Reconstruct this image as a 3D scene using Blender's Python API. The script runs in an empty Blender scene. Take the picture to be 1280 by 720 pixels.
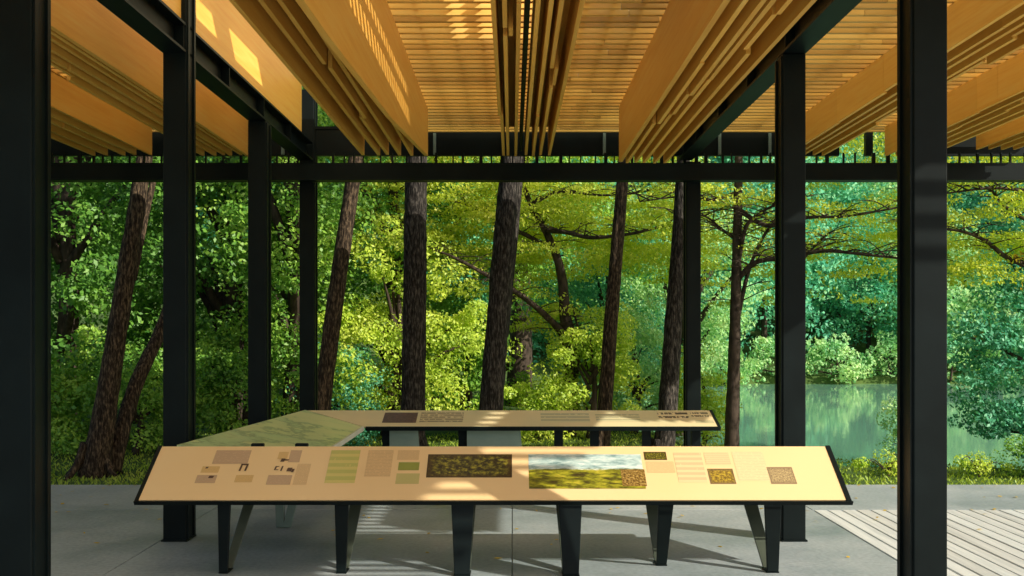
import bpy, bmesh, math, random
import numpy as np
from mathutils import Vector
R = math.radians
random.seed(7); rng = np.random.default_rng(7)
scene = bpy.context.scene
COL = scene.collection
H, F, VX, VY = 1.8, 1244.0, 640.0, 412.0      # eye height, focal length and vanishing point of the photograph
def at(x, y, d): return Vector(((x-VX)*d/F, d, H-(y-VY)*d/F))

# ------------------------------------------------------------------ materials
def new_mat(name):
    m = bpy.data.materials.new(name); m.use_nodes = True
    nt = m.node_tree; nt.nodes.clear()
    out = nt.nodes.new('ShaderNodeOutputMaterial')
    return m, nt, out
def N(nt, t, **kw):
    n = nt.nodes.new('ShaderNode'+t)
    for k, v in kw.items():
        if k in n.inputs: n.inputs[k].default_value = v
        else: setattr(n, k, v)
    return n
def ramp(nt, stops):
    r = nt.nodes.new('ShaderNodeValToRGB'); e = r.color_ramp.elements
    while len(e) < len(stops): e.new(0.5)
    for i, (p, c) in enumerate(stops):
        e[i].position = p; e[i].color = (*c, 1)
    return r
def coords(nt, scale=(1,1,1), kind='Object'):
    t = N(nt, 'TexCoord'); m = N(nt, 'Mapping'); m.inputs['Scale'].default_value = scale
    nt.links.new(t.outputs[kind], m.inputs['Vector']); return m
def surf(name, stops, scale=(1,1,1), nscale=4, detail=6, rough=.6, metal=0, bump=.2, bdist=.01, spec=.5, coat=0, rstops=None, vary=0):
    m, nt, out = new_mat(name)
    mp = coords(nt, scale)
    n = N(nt, 'TexNoise', Scale=nscale, Detail=detail, Roughness=.6); nt.links.new(mp.outputs[0], n.inputs['Vector'])
    r = ramp(nt, stops); nt.links.new(n.outputs['Fac'], r.inputs[0])
    b = N(nt, 'BsdfPrincipled', Roughness=rough, Metallic=metal)
    b.inputs['Specular IOR Level'].default_value = spec
    b.inputs['Coat Weight'].default_value = coat
    if vary:
        q = N(nt, 'ObjectInfo'); g = N(nt, 'NewGeometry'); ad = N(nt, 'Math', operation='ADD'); fr = N(nt, 'Math', operation='FRACT')
        nt.links.new(q.outputs['Random'], ad.inputs[0]); nt.links.new(g.outputs['Random Per Island'], ad.inputs[1]); nt.links.new(ad.outputs[0], fr.inputs[0])
        vr = ramp(nt, [(0, (1-vary,1-vary*1.15,1-vary*1.3)), (1, (1,1,1))]); nt.links.new(fr.outputs[0], vr.inputs[0])
        mm = N(nt, 'MixRGB', blend_type='MULTIPLY'); mm.inputs[0].default_value = 1; nt.links.new(r.outputs[0], mm.inputs[1]); nt.links.new(vr.outputs[0], mm.inputs[2]); r = mm
    nt.links.new(r.outputs[0], b.inputs['Base Color'])
    if bump:
        bp = N(nt, 'Bump', Strength=bump, Distance=bdist); nt.links.new(n.outputs['Fac'], bp.inputs['Height'])
        nt.links.new(bp.outputs[0], b.inputs['Normal'])
    if rstops:
        rr = ramp(nt, [(p, (v,)*3) for p, v in rstops]); nt.links.new(n.outputs['Fac'], rr.inputs[0])
        nt.links.new(rr.outputs[0], b.inputs['Roughness'])
    nt.links.new(b.outputs[0], out.inputs[0])
    return m
def leafmat(name, cols, trans=.5, tint=(1.2,1.2,.5), gloss=.03):
    """two-sided leaf: colour differs leaf to leaf and clump to clump, light passes through"""
    m, nt, out = new_mat(name)
    g = N(nt, 'NewGeometry')
    tc = N(nt, 'TexCoord')
    n = N(nt, 'TexNoise', Scale=.9, Detail=2); nt.links.new(tc.outputs['Object'], n.inputs['Vector'])
    a = N(nt, 'Math', operation='MULTIPLY_ADD'); a.inputs[1].default_value = .36
    nt.links.new(g.outputs['Random Per Island'], a.inputs[0])
    s = N(nt, 'Math', operation='MULTIPLY_ADD'); s.inputs[1].default_value = 1.5; s.inputs[2].default_value = -.40
    nt.links.new(n.outputs['Fac'], s.inputs[0]); nt.links.new(s.outputs[0], a.inputs[2])
    k = len(cols); r = ramp(nt, [(i/(k-1), c) for i, c in enumerate(cols)])
    nt.links.new(a.outputs[0], r.inputs[0])
    d = N(nt, 'BsdfDiffuse'); nt.links.new(r.outputs[0], d.inputs[0])
    mul = N(nt, 'MixRGB', blend_type='MULTIPLY'); mul.inputs[0].default_value = 1; mul.inputs[2].default_value = (*tint, 1)
    nt.links.new(r.outputs[0], mul.inputs[1])
    t = N(nt, 'BsdfTranslucent'); nt.links.new(mul.outputs[0], t.inputs[0])
    mx = N(nt, 'MixShader'); mx.inputs[0].default_value = trans
    nt.links.new(d.outputs[0], mx.inputs[1]); nt.links.new(t.outputs[0], mx.inputs[2])
    gl = N(nt, 'BsdfGlossy', Roughness=.45); gl.inputs[0].default_value = (.8,.85,.8,1)
    m2 = N(nt, 'MixShader'); m2.inputs[0].default_value = gloss
    nt.links.new(mx.outputs[0], m2.inputs[1]); nt.links.new(gl.outputs[0], m2.inputs[2])
    nt.links.new(m2.outputs[0], out.inputs[0])
    return m
M = {}
M['steel'] = surf('dark_painted_steel', [(.3,(.003,.006,.0062)),(.7,(.006,.011,.0115))], nscale=3, rough=.48, bump=.04, spec=.14)
M['steel_green'] = surf('green_grey_steel', [(.3,(.12,.18,.16)),(.7,(.2,.27,.24))], nscale=3, rough=.4, bump=.04)
WD = [(.2,(.88,.40,.055)),(.5,(.97,.51,.09)),(.8,(.99,.62,.16))]
M['wood'] = surf('golden_timber', WD, scale=(14,.6,14), nscale=2.2, detail=8, rough=.5, bump=.12, bdist=.004, vary=.2)
M['slat'] = surf('golden_slats', [(.2,(.82,.44,.08)),(.5,(.94,.58,.14)),(.8,(.98,.70,.24))], scale=(.5,9,9), nscale=2, detail=7, rough=.5, bump=.1, bdist=.004, vary=.45)
M['concrete'] = None
M['metaledge'] = surf('pale_metal_edge', [(.3,(.62,.6,.5)),(.7,(.74,.72,.62))], rough=.4, bump=0)
# unseen roof sheet, made translucent and warm-tinted to brighten the ceiling
m, nt, out = new_mat('translucent_roof_sheet')
t = N(nt, 'BsdfTranslucent'); t.inputs[0].default_value = (1,.88,.56,1)
d = N(nt, 'BsdfDiffuse'); d.inputs[0].default_value = (.75,.45,.15,1)
mx = N(nt, 'MixShader'); mx.inputs[0].default_value = .93
nt.links.new(d.outputs[0], mx.inputs[1]); nt.links.new(t.outputs[0], mx.inputs[2]); nt.links.new(mx.outputs[0], out.inputs[0])
M['roofsheet'] = m
# concrete floor: stains, fine grain, saw-cut joints
m, nt, out = new_mat('worn_concrete')
mp = coords(nt)
n1 = N(nt, 'TexNoise', Scale=.55, Detail=8, Roughness=.62); n2 = N(nt, 'TexNoise', Scale=28, Detail=4); n3 = N(nt, 'TexVoronoi', Scale=5.5)
for n in (n1, n2, n3): nt.links.new(mp.outputs[0], n.inputs['Vector'])
r1 = ramp(nt, [(.3,(.17,.22,.235)),(.5,(.32,.37,.385)),(.72,(.48,.51,.51))]); nt.links.new(n1.outputs['Fac'], r1.inputs[0])
r2 = ramp(nt, [(.3,(.82,.82,.82)),(.7,(1.08,1.08,1.08))]); nt.links.new(n2.outputs['Fac'], r2.inputs[0])
r3 = ramp(nt, [(.0,(.62,.6,.55)),(.035,(.7,.7,.66)),(.06,(1,1,1))]); nt.links.new(n3.outputs['Distance'], r3.inputs[0])
a = N(nt, 'MixRGB', blend_type='MULTIPLY'); a.inputs[0].default_value = 1
b2 = N(nt, 'MixRGB', blend_type='MULTIPLY'); b2.inputs[0].default_value = .6
nt.links.new(r1.outputs[0], a.inputs[1]); nt.links.new(r2.outputs[0], a.inputs[2]); nt.links.new(a.outputs[0], b2.inputs[1]); nt.links.new(r3.outputs[0], b2.inputs[2])
b = N(nt, 'BsdfPrincipled', Roughness=.62); nt.links.new(b2.outputs[0], b.inputs['Base Color'])
rr = ramp(nt, [(.35,(.45,)*3),(.65,(.75,)*3)]); nt.links.new(n1.outputs['Fac'], rr.inputs[0]); nt.links.new(rr.outputs[0], b.inputs['Roughness'])
bp = N(nt, 'Bump', Strength=.25, Distance=.004); nt.links.new(n2.outputs['Fac'], bp.inputs['Height']); nt.links.new(bp.outputs[0], b.inputs['Normal'])
nt.links.new(b.outputs[0], out.inputs[0]); M['concrete'] = m
M['deck'] = surf('silvered_deck_boards', [(.25,(.48,.51,.51)),(.5,(.63,.66,.65)),(.75,(.74,.76,.74))], scale=(9,.5,9), nscale=2, detail=7, rough=.7, bump=.15, bdist=.004, vary=.14)
M['ground'] = surf('forest_ground', [(.3,(.05,.08,.025)),(.5,(.09,.15,.04)),(.7,(.15,.21,.06))], nscale=.9, detail=8, rough=.95, bump=.6, bdist=.05, spec=.1)
M['bark'] = surf('furrowed_pine_bark', [(.35,(.012,.010,.009)),(.5,(.04,.035,.031)),(.68,(.16,.138,.12))], scale=(20,20,4.5), nscale=2, detail=8, rough=.9, bump=1, bdist=.05, spec=.15)
M['bark_warm'] = surf('warm_brown_bark', [(.35,(.016,.011,.008)),(.5,(.055,.039,.027)),(.68,(.24,.165,.10))], scale=(20,20,5), nscale=2, detail=8, rough=.9, bump=1, bdist=.04, spec=.15)
M['bark_dark'] = surf('dark_smooth_bark', [(.32,(.025,.018,.014)),(.6,(.085,.06,.045))], scale=(6,6,2), nscale=2, rough=.85, bump=.6, bdist=.02, spec=.2)
M['leaf_dark'] = leafmat('dark_green_leaves', [(.02,.07,.012),(.07,.21,.03),(.20,.44,.06),(.40,.64,.11)], .3)
M['leaf_mid'] = leafmat('mid_green_leaves', [(.05,.15,.02),(.15,.36,.05),(.36,.60,.08),(.58,.76,.13)], .32)
M['leaf_lime'] = leafmat('lime_leaves', [(.20,.34,.03),(.46,.64,.07),(.70,.82,.11),(.86,.90,.18)], .38)
M['leaf_yellow'] = leafmat('yellow_green_leaves', [(.24,.36,.03),(.50,.62,.06),(.74,.78,.09),(.88,.82,.14)], .45)
M['leaf_gold'] = leafmat('golden_leaves', [(.4,.28,.03),(.7,.48,.06),(.85,.56,.08)], .5)
M['leaf_teal'] = leafmat('blue_green_leaves', [(.02,.14,.09),(.07,.34,.20),(.18,.55,.32),(.45,.72,.36)], .3, (1,1.2,.8))
M['leaf_far'] = leafmat('haze_tinted_far_leaves', [(.05,.32,.20),(.11,.50,.30),(.24,.67,.37),(.50,.80,.40)], .3, (1,1.1,.9), .02)  # pale teal stands in for mist over the lake, put into the leaves
M['leaf_farlime'] = leafmat('haze_tinted_lime_leaves', [(.14,.46,.22),(.34,.66,.30),(.56,.80,.34),(.78,.88,.38)], .35, (1.05,1.1,.7), .02)  # same distance haze mixed into the lime leaf colours
M['needle'] = leafmat('pine_needles', [(.02,.05,.018),(.05,.10,.03),(.10,.16,.04)], .3)
M['grass'] = leafmat('grass_blades', [(.16,.28,.03),(.42,.56,.07),(.66,.68,.12)], .3)
# water
m, nt, out = new_mat('lake_water')
mp = coords(nt, (1,.35,1)); n = N(nt, 'TexNoise', Scale=1.6, Detail=4); nt.links.new(mp.outputs[0], n.inputs['Vector'])
b = N(nt, 'BsdfPrincipled', Roughness=.06); b.inputs['Base Color'].default_value = (.20,.42,.29,1); b.inputs['IOR'].default_value = 1.33
b.inputs['Specular IOR Level'].default_value = .6
bp = N(nt, 'Bump', Strength=.12, Distance=.03); nt.links.new(n.outputs['Fac'], bp.inputs['Height']); nt.links.new(bp.outputs[0], b.inputs['Normal'])
nt.links.new(b.outputs[0], out.inputs[0]); M['water'] = m
# printed panels
M['panel'] = surf('warm_printed_laminate', [(.3,(.87,.59,.285)),(.7,(.90,.64,.34))], nscale=.5, detail=3, rough=.3, bump=0, spec=.5)
M['panel_back'] = surf('tan_printed_laminate', [(.35,(.70,.62,.36)),(.65,(.88,.70,.40))], nscale=.9, detail=2, rough=.35, bump=0, spec=.4)
m, nt, out = new_mat('green_printed_map')
mp = coords(nt, (1,1,1)); n = N(nt, 'TexNoise', Scale=1.1, Detail=7, Roughness=.65); nt.links.new(mp.outputs[0], n.inputs['Vector'])
r = ramp(nt, [(.28,(.26,.32,.15)),(.40,(.60,.70,.36)),(.46,(.52,.66,.35)),(.49,(.30,.40,.20)),(.51,(.62,.70,.35)),(.62,(.74,.76,.40)),(.8,(.60,.70,.38))]); nt.links.new(n.outputs['Fac'], r.inputs[0])
b = N(nt, 'BsdfPrincipled', Roughness=.35); nt.links.new(r.outputs[0], b.inputs['Base Color']); nt.links.new(b.outputs[0], out.inputs[0]); M['map'] = m
def printmat(name, base, ink, lines=14, ragged=.5, amount=.5):
    """rows of small printed text: bands broken into words (object z up the sheet, x along it)"""
    m, nt, out = new_mat(name)
    tc = N(nt, 'TexCoord'); sp = N(nt, 'SeparateXYZ'); nt.links.new(tc.outputs['UV'], sp.inputs[0])
    fl = N(nt, 'Math', operation='MULTIPLY'); fl.inputs[1].default_value = lines; nt.links.new(sp.outputs['Y'], fl.inputs[0])
    fr = N(nt, 'Math', operation='FRACT'); nt.links.new(fl.outputs[0], fr.inputs[0])
    gt = N(nt, 'Math', operation='GREATER_THAN'); gt.inputs[1].default_value = .45; nt.links.new(fr.outputs[0], gt.inputs[0])
    mp = N(nt, 'Mapping'); mp.inputs['Scale'].default_value = (13, lines, 1); nt.links.new(tc.outputs['UV'], mp.inputs[0])
    n = N(nt, 'TexNoise', Scale=1, Detail=3); nt.links.new(mp.outputs[0], n.inputs['Vector'])
    g2 = N(nt, 'Math', operation='GREATER_THAN'); g2.inputs[1].default_value = ragged-.08; nt.links.new(n.outputs['Fac'], g2.inputs[0])
    mu = N(nt, 'Math', operation='MULTIPLY'); nt.links.new(gt.outputs[0], mu.inputs[0]); nt.links.new(g2.outputs[0], mu.inputs[1])
    m2 = N(nt, 'Math', operation='MULTIPLY'); m2.inputs[1].default_value = amount; nt.links.new(mu.outputs[0], m2.inputs[0])
    mx = N(nt, 'MixRGB'); mx.inputs[1].default_value = (*base,1); mx.inputs[2].default_value = (*ink,1); nt.links.new(m2.outputs[0], mx.inputs[0])
    b = N(nt, 'BsdfPrincipled', Roughness=.35); nt.links.new(mx.outputs[0], b.inputs['Base Color']); nt.links.new(b.outputs[0], out.inputs[0])
    return m
def picmat(name, stops, sky=None, scale=(3,7,1), horizon=.55, edge=None):
    """a printed landscape photograph: streaky meadow below, optional pale sky above, optional dark margin"""
    m, nt, out = new_mat(name)
    tc = N(nt, 'TexCoord'); sp = N(nt, 'SeparateXYZ'); nt.links.new(tc.outputs['UV'], sp.inputs[0])
    mp = N(nt, 'Mapping'); mp.inputs['Scale'].default_value = scale; nt.links.new(tc.outputs['UV'], mp.inputs[0])
    n = N(nt, 'TexNoise', Scale=2.2, Detail=9, Roughness=.7); nt.links.new(mp.outputs[0], n.inputs['Vector'])
    r = ramp(nt, stops); nt.links.new(n.outputs['Fac'], r.inputs[0]); last = r.outputs[0]
    if sky:
        rs = ramp(nt, [(.35, sky[0]), (.5, sky[1]), (.65, sky[2])]); nt.links.new(n.outputs['Fac'], rs.inputs[0])
        ad = N(nt, 'Math', operation='MULTIPLY_ADD'); ad.inputs[1].default_value = .25; nt.links.new(n.outputs['Fac'], ad.inputs[0]); nt.links.new(sp.outputs['Y'], ad.inputs[2])
        st = ramp(nt, [(horizon+.12,(0,0,0)),(horizon+.16,(1,1,1))]); nt.links.new(ad.outputs[0], st.inputs[0])
        mx = N(nt, 'MixRGB'); nt.links.new(st.outputs[0], mx.inputs[0]); nt.links.new(last, mx.inputs[1]); nt.links.new(rs.outputs[0], mx.inputs[2]); last = mx.outputs[0]
    if edge:
        def tri(o, w):
            s = N(nt, 'Math', operation='SUBTRACT'); s.inputs[1].default_value = .5; nt.links.new(o, s.inputs[0])
            ab = N(nt, 'Math', operation='ABSOLUTE'); nt.links.new(s.outputs[0], ab.inputs[0])
            rr = ramp(nt, [(.5-w,(0,0,0)),(.5,(1,1,1))]); nt.links.new(ab.outputs[0], rr.inputs[0]); return rr.outputs[0]
        a1, a2 = tri(sp.outputs['X'], .12), tri(sp.outputs['Y'], .2)
        mm = N(nt, 'MixRGB', blend_type='LIGHTEN'); mm.inputs[0].default_value = 1; nt.links.new(a1, mm.inputs[1]); nt.links.new(a2, mm.inputs[2])
        mx = N(nt, 'MixRGB'); nt.links.new(mm.outputs[0], mx.inputs[0]); nt.links.new(last, mx.inputs[1]); mx.inputs[2].default_value = (*edge,1); last = mx.outputs[0]
    b = N(nt, 'BsdfPrincipled', Roughness=.32); nt.links.new(last, b.inputs['Base Color']); nt.links.new(b.outputs[0], out.inputs[0])
    return m

# ------------------------------------------------------------------ builders
def tag(o, label=None, cat=None, group=None, kind=None):
    if label: o['label'] = label
    if cat: o['category'] = cat
    if group: o['group'] = group
    if kind: o['kind'] = kind
    return o
def empty(name, loc, label, cat, group=None):
    o = bpy.data.objects.new(name, None); COL.objects.link(o); o.location = loc; o.empty_display_size = .2
    return tag(o, label, cat, group)
def link(name, me, mat, parent=None):
    o = bpy.data.objects.new(name, me); COL.objects.link(o)
    if mat is not None and not me.materials: me.materials.append(mat)
    if parent is not None:
        o.parent = parent
        p = parent; off = Vector((0,0,0))
        while p is not None: off += p.location; p = p.parent
        me.transform(__import__('mathutils').Matrix.Translation(-off))       # meshes are written in world coordinates
    return o
def bm_obj(name, bm, mat, parent=None, smooth=False):
    me = bpy.data.meshes.new(name); bmesh.ops.recalc_face_normals(bm, faces=bm.faces[:]); bm.to_mesh(me); bm.free()
    if smooth: me.polygons.foreach_set('use_smooth', [True]*len(me.polygons))
    return link(name, me, mat, parent)
def box(bm, x0, x1, y0, y1, z0, z1):
    v = [bm.verts.new((x, y, z)) for z in (z0, z1) for y in (y0, y1) for x in (x0, x1)]
    for f in ((0,1,3,2),(4,6,7,5),(0,4,5,1),(2,3,7,6),(0,2,6,4),(1,5,7,3)): bm.faces.new([v[i] for i in f])
def prism(bm, a, b):
    """hexahedron between two quads a and b"""
    va = [bm.verts.new(p) for p in a]; vb = [bm.verts.new(p) for p in b]; n = len(a)
    bm.faces.new(va[::-1]); bm.faces.new(vb)
    for i in range(n): bm.faces.new((va[i], va[(i+1)%n], vb[(i+1)%n], vb[i]))
def bevel(bm, w, seg=2): bmesh.ops.bevel(bm, geom=bm.edges[:], offset=w, segments=seg, affect='EDGES', profile=.5)
def tube(bm, pts, rad, seg=10, wob=0):
    pts = [Vector(p) for p in pts]; rings = []
    for i, p in enumerate(pts):
        t = (pts[min(i+1,len(pts)-1)]-pts[max(i-1,0)]).normalized()
        up = Vector((0,1,0)) if abs(t.y) < .9 else Vector((1,0,0))
        u = t.cross(up).normalized(); w = t.cross(u)
        ring = []
        for k in range(seg):
            a = 2*math.pi*k/seg; r = rad[i]*(1+random.uniform(-wob,wob))
            ring.append(bm.verts.new(p+u*(math.cos(a)*r)+w*(math.sin(a)*r)))
        rings.append(ring)
    for a, b in zip(rings, rings[1:]):
        for k in range(seg): bm.faces.new((a[k], a[(k+1)%seg], b[(k+1)%seg], b[k]))
    bm.faces.new(rings[0][::-1]); bm.faces.new(rings[-1])
def spline(pts, n):
    """smooth curve through the points (Catmull-Rom), n samples a span; points may carry a radius"""
    P = [np.array(p, float) for p in pts]; P = [2*P[0]-P[1]]+P+[2*P[-1]-P[-2]]; o = []
    for i in range(1, len(P)-2):
        for k in range(n):
            t = k/n; a, b, c, d = P[i-1:i+3]
            o.append(.5*((2*b)+(c-a)*t+(2*a-5*b+4*c-d)*t*t+(3*b-a-3*c+d)*t**3))
    o.append(P[-2]); return np.array(o)
def limb(bm, pts, r0, r1, n=6, seg=8, wob=.06):
    s = spline([tuple(p) for p in pts], n); k = len(s)
    tube(bm, s, [r0+(r1-r0)*(i/(k-1))**.8 for i in range(k)], seg, wob); return s
def quads(name, P, A, B, mat, parent=None):
    """mesh of diamond leaves: centres P, half-length vectors A, half-width vectors B"""
    n = len(P); V = np.empty((n,4,3), np.float32)
    V[:,0] = P-A; V[:,1] = P+B-.15*A; V[:,2] = P+A; V[:,3] = P-B-.15*A
    me = bpy.data.meshes.new(name); me.vertices.add(n*4); me.vertices.foreach_set('co', V.ravel())
    me.loops.add(n*4); me.loops.foreach_set('vertex_index', np.arange(n*4, dtype=np.int32))
    me.polygons.add(n); me.polygons.foreach_set('loop_start', np.arange(0,n*4,4,dtype=np.int32)); me.polygons.foreach_set('loop_total', np.full(n,4,np.int32))
    me.update(calc_edges=True)
    return link(name, me, mat, parent)
def unit(v): return v/np.maximum(np.linalg.norm(v, axis=1, keepdims=True), 1e-6)
def leaf_cloud(centers, radii, n, size, up=.6, shell=.35, aspect=.5, droop=0):
    """n leaves in each ellipsoid clump; shell pushes them to the clump's skin"""
    C = np.repeat(np.asarray(centers,float), n, 0); Rr = np.repeat(np.asarray(radii,float), n, 0)
    k = len(C); d = unit(rng.normal(size=(k,3))); r = rng.random((k,1))**(1/3); r = shell*(.75+.35*r)+(1-shell)*r
    P = C+d*r*Rr
    nrm = unit(rng.normal(size=(k,3))*.8+np.array([.6,-.5,.3+up*.4])+d*.45)
    a = unit(np.cross(nrm, rng.normal(size=(k,3)))); a[:,2] -= droop; a = unit(a); b = unit(np.cross(nrm, a))
    s = size*rng.uniform(.6,1.25,(k,1))
    return P, a*s*.5, b*s*.5*aspect
def crown_clumps(c, r, n, cr, low=-1.0, inner=.45, flat=.7):
    """clump centres through an uneven ellipsoid crown"""
    o = []; rad = []
    while len(o) < n:
        d = rng.normal(size=3); d /= np.linalg.norm(d)
        if d[2] < low: continue
        q = inner+(1-inner)*rng.random()**.6
        lump = 1+.18*math.sin(3*d[0]+5*d[2]+c[0])+.14*math.sin(7*d[1]-4*d[2]+c[1])
        o.append(np.array(c)+d*q*lump*np.array(r)); s = cr*rng.uniform(.6,1.35); rad.append((s,s,s*flat))
    return o, rad

# ------------------------------------------------------------------ setting
LCX, LCY, LRX, LRY = 25.0, 31.2, 21.0, 14.8
def lakef(x, y): return abs((x-LCX)/LRX)**6+abs((y-LCY)/LRY)**6
def sm(a, b, x):
    t = min(1, max(0, (x-a)/(b-a))); return t*t*(3-2*t)
def ground_z(x, y):
    z = -.4
    z += max(0, y-48)*.22*(1-sm(70,160,y)*.45) if y > 48 else 0
    z += sm(0,-9,x)*max(0, min(y,60)-22)*.2*sm(80,55,y)
    z += .10*math.sin(x*.55+.3)*math.sin(y*.4) * sm(13,17,y)
    f = lakef(x, y)
    if f < 1.6: z = z+(-2.4-z)*sm(1.5,.7,f)
    return z
xs = sorted(set([-600,-400,-250,-160,-110,-80]+list(np.arange(-60,70.1,1.0))+[80,110,160,250,400,600]))
ys = sorted(set([-500,-250,-120,-60,-30,-15,-5,5,11,11.5]+list(np.arange(12,70.1,1.0))+[75,82,90,100,120,150,200,300,450,700]))
bm = bmesh.new(); g = [[bm.verts.new((x, y, ground_z(x, y))) for x in xs] for y in ys]
for j in range(len(ys)-1):
    for i in range(len(xs)-1): bm.faces.new((g[j][i], g[j][i+1], g[j+1][i+1], g[j+1][i]))
tag(bm_obj('ground', bm, M['ground'], smooth=True), kind='structure')
bm = bmesh.new(); vs = [bm.verts.new((x, y, -.75)) for x, y in ((-2,14.5),(60,14.5),(60,54),(-2,54))]; bm.faces.new(vs)
# only the lake basin lies below this level
tag(bm_obj('water', bm, M['water']), kind='structure')
SL0, SL1, SY0, SY1 = -12.0, 14.0, -8.0, 11.55
bm = bmesh.new()
jx, jy = [SL0,-9,-6,-3,0,3.0], [SY0,-5,-2,1,4.2,7.1,9.95,SY1]
for i in range(len(jx)-1):
    for j in range(len(jy)-1):
        b_ = bmesh.new(); box(b_, jx[i]+.004, jx[i+1]-.004, jy[j]+.004, jy[j+1]-.004, -.55, 0); bevel(b_, .004, 1)
        me = bpy.data.meshes.new('t'); b_.to_mesh(me); b_.free(); bm.from_mesh(me); bpy.data.meshes.remove(me)
box(bm, 3.004, SL1, 9.954, SY1, -.55, 0)
box(bm, SL0+.05, 3.0, SY0+.05, SY1-.05, -.6, -.02)
tag(bm_obj('pavement', bm, M['concrete']), kind='structure')
bm = bmesh.new(); x = 3.02
while x < SL1:
    w = .117; y = SY0+random.uniform(0,2)
    box(bm, x, x+w, SY0, 9.94, -.06, random.uniform(-.002,.002)); x += w+.025
box(bm, 3.0, SL1, SY0, 9.94, -.6, -.09)
tag(bm_obj('deck', bm, M['deck']), kind='structure')

# grass along the edge of the pavement
n = 60000
gx = rng.uniform(-13,13,n); gy = 11.7+9.5*rng.random(n)**1.6
ok = np.array([lakef(a,b) > 1.25 for a,b in zip(gx,gy)]); gx, gy = gx[ok], gy[ok]; n = len(gx)
gz = np.array([ground_z(a,b) for a,b in zip(gx,gy)])
h = rng.uniform(.03,.075,n)
A = np.stack([rng.normal(0,.3,n)*h, rng.normal(0,.3,n)*h, h*.5], 1); ang = rng.uniform(0,math.pi,n)
B = np.stack([np.cos(ang)*.012, np.sin(ang)*.012, np.zeros(n)], 1)
tag(quads('grass', np.stack([gx,gy,gz+h*.45],1), A, B, M['grass']), 'short sunlit grass strip between the pavement and the trees', 'grass', kind='stuff')

n = 420
lx = rng.uniform(-11,12,n); ly = np.where(rng.random(n) < .6, 11.5-rng.random(n)**2*3.2, rng.uniform(5.5,11.4,n))
lp = np.stack([lx, ly, rng.uniform(.005,.012,n)],1); la = rng.uniform(0,6.28,n); ls = rng.uniform(.018,.04,n)
tag(quads('leaf_litter', lp, np.stack([np.cos(la)*ls,np.sin(la)*ls,rng.uniform(-.004,.004,n)],1), np.stack([-np.sin(la)*ls*.5,np.cos(la)*ls*.5,rng.uniform(-.006,.006,n)],1), M['leaf_gold']), 'scattered small fallen leaves on the concrete floor', 'leaf litter', kind='stuff')

# ------------------------------------------------------------------ pavilion (one building: posts, girders, timber, ceiling)
pav = empty('pavilion', (0,9.5,0), 'open pavilion of black steel posts under golden timber beams and a slatted ceiling', 'pavilion')
def column(x0, x1, y, top, base=0):
    bm = bmesh.new(); box(bm, x0, x1, y, y+.22, base, top); bevel(bm, .008, 2)
    o = bm_obj('column', bm, M['steel'], pav)
    # raised corner strips along the inner face
    bm = bmesh.new(); xi = x1 if x0 < 0 else x0; s = 1 if x0 < 0 else -1
    for yy in (y+.012, y+.168): box(bm, min(xi,xi+s*.014), max(xi,xi+s*.014), yy, yy+.04, base+.02, top-.02)
    bm_obj('flange', bm, M['steel'], o)
    if base == 0:
        bm = bmesh.new(); box(bm, x0-.012, x1+.012, y-.012, y+.232, .001, .014); bm_obj('base_plate', bm, M['steel'], o)
LC = (-2.965,-2.765); RC = (2.30,2.495)
column(*LC, 5.73, 5.15); column(*LC, 8.45, 5.15); column(*LC, 11.17, 4.146); column(*LC, 13.88, 5.15, -.5)
column(*RC, 5.70, 4.146); column(*RC, 8.45, 4.146); column(2.44, 2.635, 13.88, 4.146, -.5)
def ibeam_y(name, xc, y0, y1, z0, z1, w=.2, f=.022):
    bm = bmesh.new(); box(bm, xc-w/2, xc+w/2, y0, y1, z0, z0+f); box(bm, xc-w/2, xc+w/2, y0, y1, z1-f, z1); box(bm, xc-.012, xc+.012, y0, y1, z0+f, z1-f)
    for y in np.arange(y0+.6, y1, 1.36):
        box(bm, xc-w/2+.006, xc+w/2-.006, y, y+.012, z0+f, z1-f)
    return bm_obj(name, bm, M['steel'], pav)
ibeam_y('girder', -2.865, 1.0, 13.82, 4.15, 4.40); ibeam_y('girder', 2.40, 1.0, 13.82, 4.15, 4.40)
bm = bmesh.new(); f = .02                                       # cross beam on the far posts
X0, X1 = -8.2, 8.6
box(bm, X0, X1, 13.60, 13.82, 3.845, 3.865); box(bm, X0, X1, 13.60, 13.82, 4.06, 4.08); box(bm, X0, X1, 13.60, 13.62, 3.866, 4.059)
bm_obj('cross_beam', bm, M['steel'], pav)
bm = bmesh.new()                                                # upper dark fascia, open to the right of the right bay
box(bm, X0, 4.58, 13.92, 14.0, 4.235, 4.60); box(bm, 4.95, 5.05, 13.92, 14.0, 4.235, 4.60); box(bm, 5.5, X1, 13.92, 14.0, 4.235, 4.60)
box(bm, X0, X1, 13.90, 14.02, 4.601, 4.64)
fas = bm_obj('fascia', bm, M['steel'], pav)
for x in (-1.08, 1.29, -3.2, 2.9, 3.6, -.12, .3):
    bm = bmesh.new(); box(bm, x-.02, x+.02, 13.885, 13.918, 4.245, 4.545); bm_obj('bracket', bm, M['steel_green'], fas)
x = X0+.05; k = 0
while x < X1:                                                   # stub posts between cross beam and fascia
    w = random.choice((.018,.018,.03,.045)); bm = bmesh.new(); box(bm, x, x+w, 13.70, 13.74, 4.08, 4.236)
    bm_obj('stub_post', bm, M['steel'], pav); x += random.choice((.13,.16,.2,.24)) if k < 96 else 9; k += 1

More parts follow.
